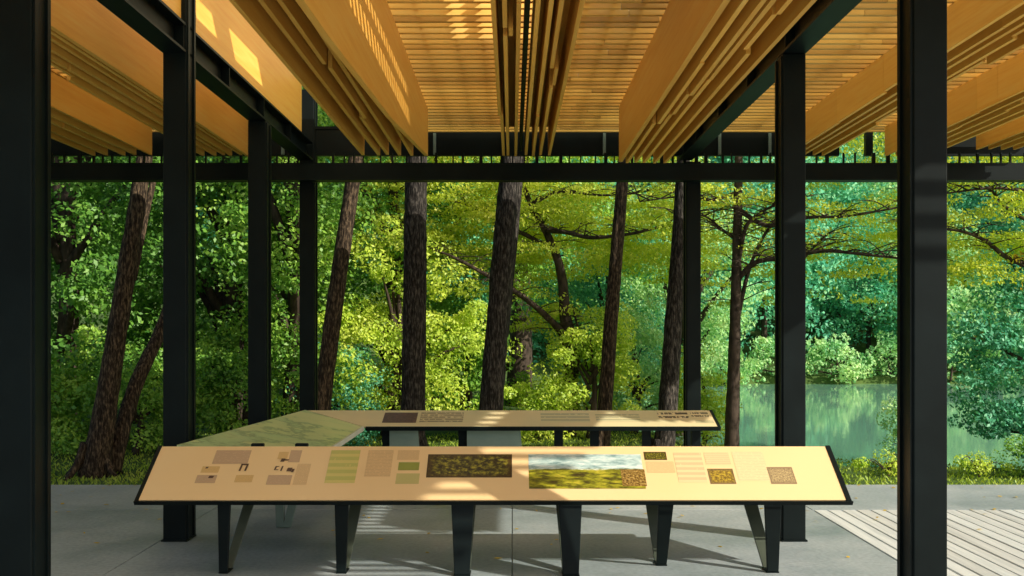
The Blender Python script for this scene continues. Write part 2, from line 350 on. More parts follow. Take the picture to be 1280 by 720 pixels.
def timber_beam(x0, x1, n, z0=4.12, z1=4.5, y0=1.5, y1=13.3, side=1, deep=None, ztop=None):
    """bundle of upright boards on edge; side=+1: the closed face looks to +x"""
    e = bpy.data.objects.new('timber_beam', None); COL.objects.link(e); e.parent = pav; e.location = Vector(((x0+x1)/2,(y0+y1)/2,z0))-pav.location
    sp = (x1-x0-.042)/(n-1)
    for i in range(n):
        xb = x0+i*sp; bm = bmesh.new()
        inner = (i == n-1 and side > 0) or (i == 0 and side < 0)
        # every board is made of lapped lengths, each shifted by a few centimetres
        cuts = [y0] + sorted(random.uniform(y0+2.5, y1-1.6) for _ in range(2)) + [y1]
        off = 0
        for j in range(3):
            a, b = cuts[j], cuts[j+1]
            dx = random.choice((-.022,0,.022)) if not inner else 0
            zz = z0+random.choice((0,.012,.03)) if j < 2 else z0+random.uniform(0,.012)
            if inner and deep: continue
            box(bm, xb+dx, xb+dx+.034, a+.002, b-.002, zz, z1-.002*i)
        if inner and deep:                    # the closed face board is deeper towards the middle of the hall
            pr = [(d_, z_) for d_, z_ in deep]; t_ = ztop or z1
            va = [(xb, d_, z_) for d_, z_ in pr]+[(xb, pr[-1][0], t_), (xb, pr[0][0], t_)]
            prism(bm, va, [(x+.042, y, z) for x, y, z in va])
        bm_obj('board', bm, M['wood'], e)
    bm = bmesh.new(); box(bm, x0+.002, x1-.002, y0, y1-.03, z1+.001, z1+.012); bm_obj('shade_board', bm, M['wood'], e)  # added lid, out of sight, keeps light out so board gaps go dark
    return e
timber_beam(-1.82,-1.03, 6, 3.93, 4.5, 1.5, 12.2, deep=[(1.5,3.36),(4,3.40),(5.6,3.45),(8.5,3.61),(12.2,3.93)]); timber_beam(1.30,1.86, 6, 3.82, 4.5, 1.5, 12.1, side=-1, deep=[(1.5,3.81),(12.1,3.84)])
# middle beam: two bundles either side of a dark steel rib
timber_beam(-.13,.075, 3); timber_beam(.17,.50, 4, side=-1)
bm = bmesh.new(); box(bm, .10,.135, 1.5, 13.4, 4.2, 4.49); bm_obj('steel_rib', bm, M['steel'], pav)
timber_beam(-4.12,-3.5, 6, deep=[(1.5,4.11),(13.3,4.11)], ztop=5.12); timber_beam(-5.6,-4.8, 5); timber_beam(-7.2,-6.3, 5)
timber_beam(3.66,4.18, 5, y0=2.6, side=-1); timber_beam(4.98,5.6, 5, y0=5.0, side=-1); timber_beam(6.2,6.9, 5, y0=7.8, z0=4.2, side=-1)  # right-hand beams shortened out of view so sun reaches the front table
bm = bmesh.new(); box(bm, -2.86,-2.81, 1.5, 13.3, 4.42, 5.15)
bm_obj('edge_board', bm, M['wood'], pav)
for a, b0 in ((-7.6,-3.56),(-1.85,7.4)):
    bm = bmesh.new(); y = 1.6
    while y < 13.74:
        z = 4.522+random.uniform(-.004,.004); w = .05; s = a; b = 5.7 if (b0 > 0 and y < 7.7) else b0  # slats stop short at the unseen front right corner to admit sun
        while s < b:
            e = min(b, s+random.uniform(1.6,3.4)); box(bm, s+.002, e-.002, y+random.uniform(-.004,.004), y+w, z, z+.045); s = e
        y += .175
    bm_obj('slat_ceiling', bm, M['slat'], pav)
bm = bmesh.new()
for x in (-6.9,-5.9,-4.5,-1.7,-.85,-.55,-.3,.62,.85,1.1,1.75,2.75,3.3,4.6,5.8,6.6): box(bm, x, x+.04, 7.8 if x > 5.6 else 1.5, 13.5, 4.566, 4.63)
bm_obj('ceiling_batten', bm, M['slat'], pav)
# roof sheet with narrow open slots where the sun comes through; unseen front right corner cut away to admit sun
holes = [(.3,1.1,4.8,8.8),(-2.3,-2.05,7.0,7.9),(-2.2,-1.95,8.3,8.9),(-2.25,-1.9,9.5,10.6)]
gxs = sorted({5.75,-7.8,2.6,4.3,5.75,7.2,*[h[0] for h in holes],*[h[1] for h in holes]}); gys = sorted({.8,7.7,13.45,*[h[2] for h in holes],*[h[3] for h in holes]})
bm = bmesh.new()
for i in range(len(gxs)-1):
    for j in range(len(gys)-1):
        cx, cy = (gxs[i]+gxs[i+1])/2, (gys[j]+gys[j+1])/2
        if any(h[0] < cx < h[1] and h[2] < cy < h[3] for h in holes) or (cx > 5.7 and cy < 7.7): continue
        bm.faces.new([bm.verts.new((a,b,5.2)) for a,b in ((gxs[i],gys[j]),(gxs[i+1],gys[j]),(gxs[i+1],gys[j+1]),(gxs[i],gys[j+1]))])
bm_obj('roof_sheet', bm, M['roofsheet'], pav)

# ------------------------------------------------------------------ display tables
YF, YB, ZF, ZB, XL, XR = 7.32, 7.81, .547, .883, -2.766, 2.489
ft = empty('display_table', (-.14,7.55,0), 'long slanted display table at the front, orange top printed with landscape photographs and text', 'display table')
def slab(name, q, th, mat, parent):
    """flat panel with corners q (counter-clockwise from above) and thickness th"""
    q = [Vector(p) for p in q]; n = (q[1]-q[0]).cross(q[3]-q[0]).normalized()
    if n.z < 0: n = -n
    bm = bmesh.new(); prism(bm, [p-n*th for p in q], q); return bm_obj(name, bm, mat, parent)
slab('panel', [(XL+.02,YF,ZF),(XR-.03,YF,ZF),(XR-.03,YB,ZB),(XL+.02,YB,ZB)], .022, M['panel'], ft)
dv = Vector((0,YB-YF,ZB-ZF)); nv = Vector((0,-dv.z,dv.y)).normalized()
def pv(X, v, lift=0): return Vector((X,YF,ZF))+dv*v+nv*lift
bm = bmesh.new()
for a, b in ((XL-.008,XL+.019),(XR-.029,XR+.006)):
    prism(bm, [pv(a,-.02,-.035),pv(b,-.02,-.035),pv(b,1.01,-.035),pv(a,1.01,-.035)], [pv(a,-.02,.006),pv(b,-.02,.006),pv(b,1.01,.006),pv(a,1.01,.006)])
prism(bm, [pv(XL-.012,-.038,-.03),pv(XR+.016,-.038,-.03),pv(XR+.016,-.021,-.04),pv(XL-.012,-.021,-.04)], [pv(XL-.012,-.038,.002),pv(XR+.016,-.038,.002),pv(XR+.016,-.021,.002),pv(XL-.012,-.021,.002)])
prism(bm, [pv(XL+.02,.02,-.05),pv(XR-.03,.02,-.05),pv(XR-.03,.97,-.05),pv(XL+.02,.97,-.05)], [pv(XL+.02,.02,-.024),pv(XR-.03,.02,-.024),pv(XR-.03,.97,-.024),pv(XL+.02,.97,-.024)])
bm_obj('frame', bm, M['steel'], ft)
def print_on(name, x0, x1, y0, y1, mat, lift=.0015, parent=ft, fn=None):
    """a print lying on the front panel; extents read off the photograph, then laid on the sloping board as a rectangle"""
    def V(y):                      # height up the board seen at image row y
        k = (y-VY)/F; return (H-ZF-k*YF)/(dv.z+k*dv.y)
    v0, v1 = V(y1), V(y0); d = YF+dv.y*(v0+v1)/2
    a, b = (x0-VX)*d/F, (x1-VX)*d/F
    bm = bmesh.new(); uv = bm.loops.layers.uv.new()
    f = bm.faces.new([bm.verts.new(pv(X,v,lift)) for X, v in ((a,v0),(b,v0),(b,v1),(a,v1))])
    for l, c in zip(f.loops, ((0,0),(1,0),(1,1),(0,1))): l[uv].uv = c
    return bm_obj(name, bm, mat, parent)
OR = (.70,.45,.17)
T_or = printmat('text_brown_on_orange', (.76,.48,.18), (.45,.27,.11), 16)
T_gr = printmat('text_green_panel', (.66,.55,.17), (.42,.44,.10), 5, .42, .6)
T_pk = printmat('text_on_pink', (.76,.50,.24), (.52,.34,.17), 18)
T_mv = printmat('text_on_mauve', (.58,.38,.22), (.40,.25,.15), 14)
T_pale = printmat('text_on_cream', (.80,.58,.31), (.50,.39,.22), 6, .4, .6)
T_pale2 = printmat('fine_text_on_cream', (.84,.62,.34), (.58,.45,.26), 18)
P_dark = picmat('dark_meadow_print', [(.38,(.012,.007,.003)),(.47,(.05,.035,.005)),(.53,(.13,.12,.012)),(.62,(.40,.34,.03))], scale=(7,3.5,1), edge=(.05,.02,.006))
P_big = picmat('meadow_and_sky_print', [(.37,(.035,.02,.004)),(.45,(.10,.09,.008)),(.53,(.27,.26,.012)),(.62,(.52,.42,.04))], sky=((.16,.27,.27),(.46,.60,.57),(.80,.84,.76)), scale=(2.5,4,1))
P_br = picmat('brown_grass_print', [(.38,(.05,.02,.006)),(.5,(.22,.12,.02)),(.62,(.56,.38,.12))], scale=(5,5,1))
P_yel = picmat('yellow_flower_print', [(.3,(.05,.03,.01)),(.48,(.22,.13,.02)),(.56,(.50,.34,.03)),(.7,(.62,.45,.08))], scale=(4,4,1), edge=(.16,.10,.05))
P_speck = picmat('speckled_print', [(.35,(.10,.06,.04)),(.5,(.38,.27,.13)),(.62,(.62,.48,.24))], scale=(7,7,1), edge=(.24,.16,.09))
G1 = surf('flat_green_print', [(.3,(.26,.29,.05)),(.7,(.33,.34,.07))], bump=0, rough=.35)
G2 = surf('pale_olive_print', [(.3,(.52,.45,.16)),(.7,(.58,.48,.19))], bump=0, rough=.35)
INK = surf('brown_ink', [(.3,(.05,.02,.012)),(.7,(.11,.05,.03))], bump=0, rough=.4)
for a in [('photo_print',534,640,568,597,P_dark),('photo_print',661,804,568,611,P_big),('photo_print',805,833,565,575,P_dark),
          ('photo_print',886,918,586,605,P_yel),('photo_print',961,993,584,605,P_speck),('photo_print',245,270,594,604,T_mv),
          ('text_block',808,843,577,591,T_pk),('text_block',845,880,566,603,T_pale),('text_block',881,912,566,581,T_pale),
          ('text_block',919,958,565,601,T_pale2),('text_block',410,447,563,604,T_gr),('text_block',458,490,563,596,T_pk),
          ('text_block',497,524,563,575,T_pk),('colour_block',498,524,578,588,G1),('colour_block',495,524,592,605,G2),
          ('text_block',268,312,563,580,T_mv),('text_block',252,274,583,591,T_or),('text_block',294,316,594,603,T_or),
          ('photo_print',334,364,594,606,T_mv),('text_block',362,376,563,578,T_mv),('text_block',369,386,580,606,T_pk),('text_block',348,360,565,574,T_or)]:
    print_on(*a)
print_on('photo_print',777,807,587,608,P_br,.003)
def marks(parts, name='printed_mark'):
    bm = bmesh.new()
    for x0, x1, y0, y1 in parts:
        d = 7.55; 
        def V(y): k = (y-VY)/F; return (H-ZF-k*YF)/(dv.z+k*dv.y)
        bm.faces.new([bm.verts.new(pv((x-VX)*d/F, v, .0035)) for x, v in ((x0,V(y1)),(x1,V(y1)),(x1+1,V(y0)),(x0+1,V(y0)))])
    bm_obj(name, bm, INK, ft)
marks([(297,299.4,580,589),(299,305,580,581.8),(304,306.4,580,589)])
marks([(346,351,573.5,577.5),(351,356,574.5,576)]); marks([(357,363,585,589.5),(363,366,586.5,590.5)]); marks([(341,343,583,588),(343,346,583,584),(343,346,587,588),(349,351,583,589)])
marks([(262,268,595,598),(254,257,584,586)])
for xx in (322, 377):                                           # black clips on the back edge
    X = (xx-VX)*7.83/F; bm = bmesh.new(); box(bm, X-.05, X+.05, 7.815, 7.86, .86, .905); bevel(bm, .006, 1); bm_obj('clip', bm, M['steel'], ft)
def blade(bm, top, bot, wt, wb, t=.03):
    """tapering flat leg from top to bottom, wt and wb its widths along x"""
    T, B = Vector(top), Vector(bot)
    def q(c, w): return [c+Vector((-w/2,-t/2,0)), c+Vector((w/2,-t/2,0)), c+Vector((w/2,t/2,0)), c+Vector((-w/2,t/2,0))]
    prism(bm, q(B,wb), q(T,wt))
def vlegs(parent, X, yf, yr, yb, zf, zr, w, lean=0, mat=None, wb=None):
    """a folded-plate support: a front blade and a rear blade that meet at a foot"""
    e = bpy.data.objects.new('support', None); COL.objects.link(e); e.parent = parent; e.location = Vector((X,yb,0))-parent.location
    bm = bmesh.new(); blade(bm, (X,yf,zf), (X+lean,yb-.07,.012), w, wb or w*.66); bevel(bm, .003, 1); bm_obj('leg', bm, mat or M['steel'], e)
    bm = bmesh.new(); blade(bm, (X*.95,yr,zr), (X+lean,yb+.05,.012), w, wb or w*.66); bevel(bm, .003, 1); bm_obj('leg', bm, mat or M['steel_leg'], e)
    bm = bmesh.new(); box(bm, X+lean-w*.36, X+lean+w*.36, yb-.085, yb+.065, .001, .010); bm_obj('foot_plate', bm, M['steel'], e)
M['steel_leg'] = surf('olive_dark_steel', [(.3,(.05,.062,.045)),(.7,(.09,.105,.075))], nscale=3, rough=.3, bump=.04)
for X, w, yr, yb in ((-2.13,.095,8.06,7.42),(-1.26,.105,8.02,7.42),(-.365,.17,7.95,7.34),(.43,.175,7.95,7.34),(1.14,.115,8.0,7.66),(1.93,.125,8.04,7.44)):
    vlegs(ft, X, 7.37, yr, yb, .53, .72, w)
bm = bmesh.new(); box(bm, -2.3, 2.1, 7.60, 7.70, .66, .70); box(bm, -2.3, 2.1, 7.9, 8.06, .74, .765)
for X in (-2.13,-1.26,-.365,.43,1.14,1.93): box(bm, X-.02, X+.02, 7.7, 7.9, .68, .74)
bm_obj('rail', bm, M['steel'], ft)

wt = empty('display_table', (-2.15,9.5,0), 'green side table printed with a map, joining the front table to the far one', 'display table')
A, B, C, D = Vector((-2.66,7.9,.885)), Vector((-2.36,11.35,.885)), Vector((-1.64,10.88,.74)), Vector((-1.64,7.95,.74))
slab('panel', [A,D,C,B], .02, M['map'], wt)
bm = bmesh.new(); e = Vector((.022,0,0)); z = Vector((0,0,.045)); u = Vector((0,0,.004))
prism(bm, [D-z,D-z+e,C-z+e,C-z], [D+u,D+u+e,C+u+e,C+u]); bm_obj('edge_trim', bm, M['metaledge'], wt)
bm = bmesh.new(); prism(bm, [A+Vector((.05,.05,-.07)),D+Vector((-.05,.05,-.07)),C+Vector((-.05,-.05,-.07)),B+Vector((.05,-.05,-.07))], [A+Vector((.05,.05,-.03)),D+Vector((-.05,.05,-.03)),C+Vector((-.05,-.05,-.03)),B+Vector((.05,-.05,-.03))])
bm_obj('underframe', bm, M['steel'], wt)
for y in (9.03, 10.5):
    e = bpy.data.objects.new('support', None); COL.objects.link(e); e.parent = wt; e.location = Vector((-2.05,y,0))-wt.location
    for xt, xb in ((-2.12,-2.10),(-1.86,-2.04)):
        bm = bmesh.new(); blade(bm, (xt,y,.75), (xb,y,.01), .09, .07, .05); bevel(bm,.003,1); bm_obj('leg', bm, M['steel_green'] if y < 10 else M['steel'], e)

bt = empty('display_table', (.3,11.1,0), 'narrow tan display table at the far side, in front of the tree trunks', 'display table')
q = [(-1.618,10.88,.74),(2.25,10.88,.74),(2.25,11.35,.879),(-2.33,11.35,.879)]
slab('panel', q, .02, M['panel_back'], bt)
bd = Vector((0,.47,.139)); bn = Vector((0,-bd.z,bd.y)).normalized()
def pb(X, v, l=0): return Vector((X,10.88,.74))+bd*v+bn*l
bm = bmesh.new()
prism(bm, [pb(-1.60,-.05,-.04),pb(2.28,-.05,-.04),pb(2.28,-.005,-.04),pb(-1.60,-.005,-.04)], [pb(-1.60,-.05,.002),pb(2.28,-.05,.002),pb(2.28,-.005,.002),pb(-1.60,-.005,.002)])
prism(bm, [pb(2.252,-.0,-.04),pb(2.28,-.0,-.04),pb(2.28,1.01,-.04),pb(2.252,1.01,-.04)], [pb(2.252,-.0,.006),pb(2.28,-.0,.006),pb(2.28,1.01,.006),pb(2.252,1.01,.006)])
bm_obj('frame', bm, M['steel'], bt)
def print_b(name, x0, x1, v0, v1, mat, lift=.002):
    a, b = (x0-VX)*11.1/F, (x1-VX)*11.1/F; bm = bmesh.new(); uv = bm.loops.layers.uv.new()
    f = bm.faces.new([bm.verts.new(pb(X,v,lift)) for X, v in ((a,v0),(b,v0),(b,v1),(a,v1))])
    for l, c in zip(f.loops, ((0,0),(1,0),(1,1),(0,1))): l[uv].uv = c
    bm_obj(name, bm, mat, bt)
P_bb = picmat('dark_red_brown_print', [(.3,(.05,.025,.012)),(.6,(.16,.08,.04)),(.8,(.26,.15,.07))], scale=(4,3,1))
T_b = printmat('text_on_tan', (.72,.60,.33), (.14,.10,.06), 5, .5, .85); T_b2 = printmat('faint_text_on_tan', (.72,.64,.37), (.36,.34,.2), 3, .45, .7)
T_w = printmat('brush_lettering_on_tan', (.86,.69,.4), (.08,.05,.03), 2.2, .55, .95)
print_b('photo_print',479,521,.22,.85,P_bb); print_b('text_block',525,579,.22,.85,T_b); print_b('text_block',676,737,.25,.8,T_b2); print_b('text_block',745,800,.3,.75,T_b2)
print_b('text_block',824,862,.4,.9,T_w); print_b('text_block',866,888,.5,.9,T_w); print_b('text_block',868,890,.2,.36,T_b2)
M['glaucous'] = surf('pale_green_panel', [(.3,(.20,.28,.23)),(.7,(.26,.34,.28))], rough=.45, bump=0)
for a, b, mat in ((-.50,.09,'glaucous'),(-1.36,-1.05,'glaucous'),):
    bm = bmesh.new(); prism(bm, [(a,11.05,0.005),(b+.06,11.05,.005),(b+.06,11.08,.005),(a,11.08,.005)], [(a,11.05,.73),(b,11.05,.73),(b,11.08,.73),(a,11.08,.73)]); bm_obj('panel_support', bm, M[mat], bt)
for X in (-1.40,-1.12,-.55,.52,.92,1.5,2.05):
    bm = bmesh.new(); blade(bm, (X,11.12,.77), (X,11.12,.005), .10, .09, .05); bm_obj('leg', bm, M['steel'], bt)

# ------------------------------------------------------------------ trees
def add_leaves(parent, cl, mat, name='crown'):
    P, A, B = [np.concatenate(x) for x in zip(*cl)]
    return quads(name, P, A, B, mat, parent)
def trunk_tree(name, label, pts, rad, bark, group=None, cat='tree', crown=None, extra=None, leaf='needle'):
    """tall tree whose stem is read off the photograph; its crown is above the roof line"""
    base = Vector(pts[0]); e = empty(name, base, label, cat, group)
    bm = bmesh.new(); s = spline([(*p, r) for p, r in zip(pts, rad)], 9)
    tube(bm, s[:,:3], s[:,3]*.92, 16, .05)
    # root flare
    for k in range(5):
        a = k*1.26+random.random(); d = Vector((math.cos(a), math.sin(a), 0)); r = rad[0]
        limb(bm, [base+d*r*.5+Vector((0,0,.5)), base+d*r*1.05+Vector((0,0,.16)), base+d*r*1.8+Vector((0,0,-.06))], r*.3, r*.12, 3, 7)
    for st in (extra or []):
        limb(bm, st[0], st[1], st[2], 7, 12)
    if crown:
        top = Vector(pts[-1]); cl = []
        for k in range(crown):
            zz = top.z*(.62+.38*k/crown); f = min(1, zz/top.z); c = top.lerp(base, 1-f); a = k*2.4
            L = (1.25-f)*top.z*.35; tip = c+Vector((math.cos(a)*L, math.sin(a)*L, .15*L)); mid = c.lerp(tip,.55)+Vector((0,0,-.1))
            limb(bm, [c, mid, tip], .06, .015, 4, 6)
            cs = [c.lerp(tip, t)+Vector((random.uniform(-.3,.3),random.uniform(-.3,.3),.12)) for t in (.45,.65,.82,1)]
            cl.append(leaf_cloud(cs, [(.55,.55,.28)]*4, 45, .26, up=.3, aspect=.22))
        add_leaves(e, cl, M[leaf])
    bm_obj('trunk', bm, M[bark], e, True)
    return e
GZ = -.45
def stem(xy, d, d2=None):
    """points of a stem through image points; foot on the ground"""
    p = [at(x, y, d) for x, y in xy]; return p
PG = None
# left leaning tree, two stems from one root
trunk_tree('leaning_tree', 'leaning brown trunk with sunlit bark at the far left, forked at its mossy foot', [at(118,596,14.9),at(127,540,14.9),at(141,450,14.9),at(158,340,14.9),at(176,226,14.9),at(196,80,14.9),at(215,-150,14.9),at(222,-420,15)],
           [.27,.20,.165,.145,.13,.11,.09,.05], 'bark_warm', PG, crown=16, extra=[([at(140,588,15.1),at(152,540,15.2),at(172,475,15.4),at(200,415,15.7),at(232,330,16)],.14,.09),([at(166,350,15.3),at(178,290,15.4),at(194,215,15.5)],.06,.045)])
trunk_tree('pine_tree', 'slim slanting pine trunk with warm orange bark, just right of the left posts', [at(392,580,15.6),at(402,510,15.6),at(416,400,15.6),at(430,300,15.6),at(441,226,15.6),at(462,60,15.6),at(480,-160,15.6),at(490,-430,15.6)], [.19,.155,.145,.135,.125,.11,.09,.04], 'bark_warm', PG, crown=16)
trunk_tree('pine_tree', 'thick straight pine trunk with grey furrowed bark, its right edge sunlit', [at(516,585,15.2),at(516,520,15.2),at(518,400,15.2),at(519,300,15.2),at(520,226,15.2),at(523,60,15.2),at(524,-160,15.2),at(526,-480,15.2)], [.25,.205,.197,.19,.18,.165,.13,.05], 'bark', PG, crown=18)
trunk_tree('pine_tree', 'thick dark pine trunk leaning right, with a second stem behind it', [at(609,585,15),at(614,510,15),at(622,400,15),at(630,300,15),at(636,226,15),at(648,60,15),at(660,-160,15),at(668,-480,15)], [.24,.195,.185,.175,.165,.15,.12,.05], 'bark', PG, crown=18,
           extra=[([at(628,420,15.3),at(638,320,15.4),at(647,226,15.4),at(662,60,15.5),at(676,-120,15.6)],.10,.07)])
trunk_tree('pine_tree', 'slim reddish pine trunk leaning right, between the two right-hand dark trunks', [at(750,585,15.8),at(756,510,15.8),at(764,400,15.8),at(772,300,15.8),at(778,226,15.8),at(789,60,15.8),at(800,-160,15.8),at(806,-430,15.8)], [.165,.13,.12,.11,.10,.09,.075,.03], 'bark_warm', PG, crown=14)
trunk_tree('pine_tree', 'dark pine trunk close beside the thin far right steel post', [at(826,590,15.2),at(834,520,15.2),at(842,400,15.2),at(849,300,15.2),at(853,226,15.2),at(862,60,15.2),at(870,-160,15.2),at(874,-430,15.2)], [.205,.165,.145,.125,.115,.10,.08,.03], 'bark', PG, crown=14)

def pads(boxes, n, r, flat, size, per, droop=.25, aspect=.5):
    """layered horizontal sprays of leaves inside the given boxes (x0,x1,y0,y1,z0,z1)"""
    out = []
    vol = [abs((b[1]-b[0])*(b[5]-b[4])) for b in boxes]; tot = sum(vol)
    for b, v in zip(boxes, vol):
        k = max(1, int(n*v/tot)); cs = np.stack([rng.uniform(b[0],b[1],k), rng.uniform(b[2],b[3],k), rng.uniform(b[4],b[5],k)],1)
        s = rng.uniform(.6,1.3,(k,1))*r; rad = np.concatenate([s*1.25, s, s*flat],1)
        P, A, B = leaf_cloud(cs, rad, per, size, up=1.1, shell=0, droop=droop, aspect=aspect)
        C = np.repeat(cs, per, 0); rr = (P-C); P[:,2] -= .16*(rr[:,0]**2+rr[:,1]**2)/r       # sprays sag outward
        out.append((P, A, B))
    return out
def limbed_tree(name, label, base, limbs, bark, leaves, cat='tree', group=None):
    e = empty(name, base, label, cat, group); bm = bmesh.new()
    for j, (pts, r0, r1) in enumerate(limbs):
        sp_ = limb(bm, pts, r0, r1, 8, 9, .05)
        for q in (sp_[int(len(sp_)*.55):-1:3] if j == 0 else sp_[4::2]):     # twigs fanning from the limbs
            for _ in range(2):
                a = random.uniform(0, 6.28); Lg = random.uniform(.35,1.0); dr = Vector((math.cos(a)*Lg, math.sin(a)*Lg*.6-.12, random.uniform(-.12,.35)*Lg)); p = Vector(q)
                limb(bm, [p, p+dr*.5+Vector((0,0,.07*Lg)), p+dr], .013, .004, 3, 5, 0)
                limb(bm, [p+dr*.5+Vector((0,0,.07*Lg)), p+dr*.8+Vector((dr.y*.3,-dr.x*.3,.06))], .007, .003, 3, 4, 0)
    bm_obj('trunk', bm, M[bark], e, True)
    for cl, mt in leaves: add_leaves(e, cl, M[mt])
    return e
d = 20.0
limbed_tree('spreading_tree', 'yellow green tree with dark crooked limbs spreading behind the middle trunks', at(716,560,d),
    [([at(716,565,d),at(714,500,d),at(711,440,d),at(706,390,d),at(703,350,d),at(694,315,d),at(680,285,d),at(662,252,d),at(648,200,d),at(640,100,d)],.17,.03),
     ([at(710,425,d),at(688,400,d-.4),at(655,372,d-.8),at(610,345,d-1.1),at(568,322,d-1.2),at(530,308,d-1)],.085,.02),
     ([at(716,500,d),at(722,440,d),at(712,395,d)],.07,.03),
     ([at(680,288,d),at(706,290,d-.5),at(740,297,d-1),at(790,292,d-1.3),at(830,284,d-1.3),at(880,290,d-1)],.06,.015),
     ([at(690,310,d),at(640,285,d+.2),at(600,262,d+.3),at(560,250,d+.3),at(500,236,d)],.05,.015),
     ([at(735,470,d),at(728,430,d+.1),at(716,385,d+.2)],.04,.02),
     ([at(664,255,d),at(700,240,d),at(760,244,d-.3),at(830,236,d-.5)],.05,.012)],
    'bark_dark', [(pads([(-3.9,-.2,19.5,22.5,3.1,7.5),(-2.1,4.1,19.3,22.5,3.3,8),(-.1,1.2,19.7,22.5,1.8,3.7),(1.3,4.1,19.5,22,2.7,3.7),(-1.3,3.8,19.8,22,3.0,5.0)], 400, .58, .2, .078, 230), 'leaf_yellow')])
d = 17.5
limbed_tree('slender_tree', 'slender dark tree with arching bare limbs, between two right-hand posts', at(915,575,d),
    [([at(914,580,d),at(915,540,d),at(917,470,d),at(919,400,d),at(921,320,d),at(923,226,d),at(925,100,d),at(928,-60,d)],.15,.05),
     ([at(920,410,d),at(934,345,d),at(952,300,d),at(975,268,d),at(1003,240,d)],.045,.015),
     ([at(922,330,d),at(932,285,d-.2),at(948,268,d-.3),at(970,255,d-.4)],.05,.02),
     ([at(921,350,d),at(945,328,d-.2),at(985,322,d-.5),at(1030,314,d-.7),at(1080,318,d-.9),at(1135,324,d-1)],.055,.018),
     ([at(1003,325,d-.5),at(1020,306,d-.6),at(1034,292,d-.7)],.025,.01),
     ([at(923,262,d),at(960,282,d-.3),at(1010,272,d-.5),at(1060,270,d-.7),at(1130,258,d-.9)],.05,.015),
     ([at(921,300,d),at(900,285,d+.1),at(880,270,d+.2),at(840,266,d+.2)],.035,.01),
     ([at(922,240,d),at(890,250,d),at(850,246,d),at(800,252,d)],.035,.01)],
    'bark_dark', [(pads([(2.2,7.4,16.9,19.3,3.3,7),(4.6,7.2,16.8,18.5,2.7,3.5)], 190, .55, .18, .07, 190), 'leaf_yellow'), (pads([(3.8,7.0,17,18.8,2.2,3.2)], 12, .4, .2, .09, 60), 'leaf_lime')])
d = 16.5
limbed_tree('spreading_tree', 'golden leaved tree reaching in over the water at the far right', Vector((10.6,15.6,-.45)),
    [([Vector((10.6,15.6,-.5)),Vector((10.5,16.2,1.5)),Vector((10.2,16.5,3.2)),Vector((10.3,16.6,5.5)),Vector((10.4,16.6,8))],.19,.05),
     ([Vector((10.2,16.5,2.6)),at(1330,345,16.3),at(1265,325,16),at(1230,300,15.9),at(1196,288,15.8),at(1150,286,15.8)],.07,.012),
     ([Vector((10.2,16.5,3.4)),at(1320,285,16.2),at(1270,268,16),at(1245,245,15.9),at(1232,222,15.8)],.06,.012),
     ([Vector((10.3,16.5,4.2)),at(1300,238,16),at(1240,235,15.8),at(1180,242,15.8)],.05,.012)],
    'bark_dark', [(pads([(6.9,12.5,14.8,18,3.2,8),(7.2,9.4,15.2,17,2.6,3.6)], 260, .6, .18, .072, 200), 'leaf_yellow'), (pads([(7.2,8.0,15.6,16,1.65,1.8),(8.2,8.8,15.4,16,2.4,3)], 7, .3, .3, .09, 50), 'leaf_gold')])

def bushy(name, label, c, r, n, cr, per_, size_, mat, cat, group=None, low=-.75, bark='bark_dark', flat=.7, up=.6, aspect=.55, trunk=True, droop=0, inner=.45):
    """broad crown that reaches nearly to the ground, on a short stem with limbs"""
    per, size = int(per_*1.7), size_*.76
    gz = ground_z(c[0], c[1]); e = empty(name, (c[0],c[1],gz), label, cat, group)
    o, rad = crown_clumps(c, r, n, cr, low, inner, flat)
    keep = [i for i, p in enumerate(o) if p[2] > gz+.1]; o = [o[i] for i in keep]; rad = [rad[i] for i in keep]
    add_leaves(e, [leaf_cloud(o, rad, per, size, up=up, aspect=aspect, droop=droop)], M[mat])
    bm = bmesh.new(); b = Vector((c[0],c[1],gz-.05)); top = Vector((c[0],c[1],c[2]+r[2]*.5)); rr = max(.03, .035*(c[2]+r[2]-gz))
    limb(bm, [b, b.lerp(top,.5)+Vector((.1,.05,0)), top], rr, rr*.3, 5, 8)
    for i in range(0, len(o), max(1,len(o)//9)):
        p = Vector(o[i]); s = b.lerp(top, min(.9, max(.15, (p.z-gz)/(top.z-gz)*.6))); limb(bm, [s, s.lerp(p,.55)+Vector((0,0,.1)), p], rr*.4, rr*.1, 4, 6)
    bm_obj('trunk', bm, M[bark], e, True)
    return e
# left: dense dark broadleaf trees
G = None
bushy('broadleaf_tree', 'dense dark green broadleaf tree filling the view behind the leaning trunk', (-8.4,18.6,3.4), (2.6,2.0,4.6), 150, .55, 130, .15, 'leaf_dark', 'tree')
bushy('broadleaf_tree', 'dense green broadleaf tree between the first and second left posts', (-5.6,19.6,3.6), (2.2,2.0,4.8), 130, .55, 130, .15, 'leaf_dark', 'tree')
bushy('broadleaf_tree', 'sunlit green broadleaf tree behind the two rear left posts', (-4.0,18.2,3.6), (1.25,1.4,4.6), 95, .48, 120, .13, 'leaf_mid', 'tree')
bushy('broadleaf_tree', 'shaded dark green tree behind the slim slanting pine trunk', (-2.6,21.5,3.4), (2.1,1.8,4.4), 100, .6, 110, .15, 'leaf_dark', 'tree')
bushy('broadleaf_tree', 'dark tree standing at the far left edge behind the nearest left post', (-12.2,19.5,3.5), (2.8,2.2,5), 120, .65, 90, .17, 'leaf_dark', 'tree')
bushy('broadleaf_tree', 'tall shaded tree on the slope behind the left row of trees', (-7.2,25,5.5), (4.2,2.4,6), 130, .9, 90, .24, 'leaf_dark', 'tree')
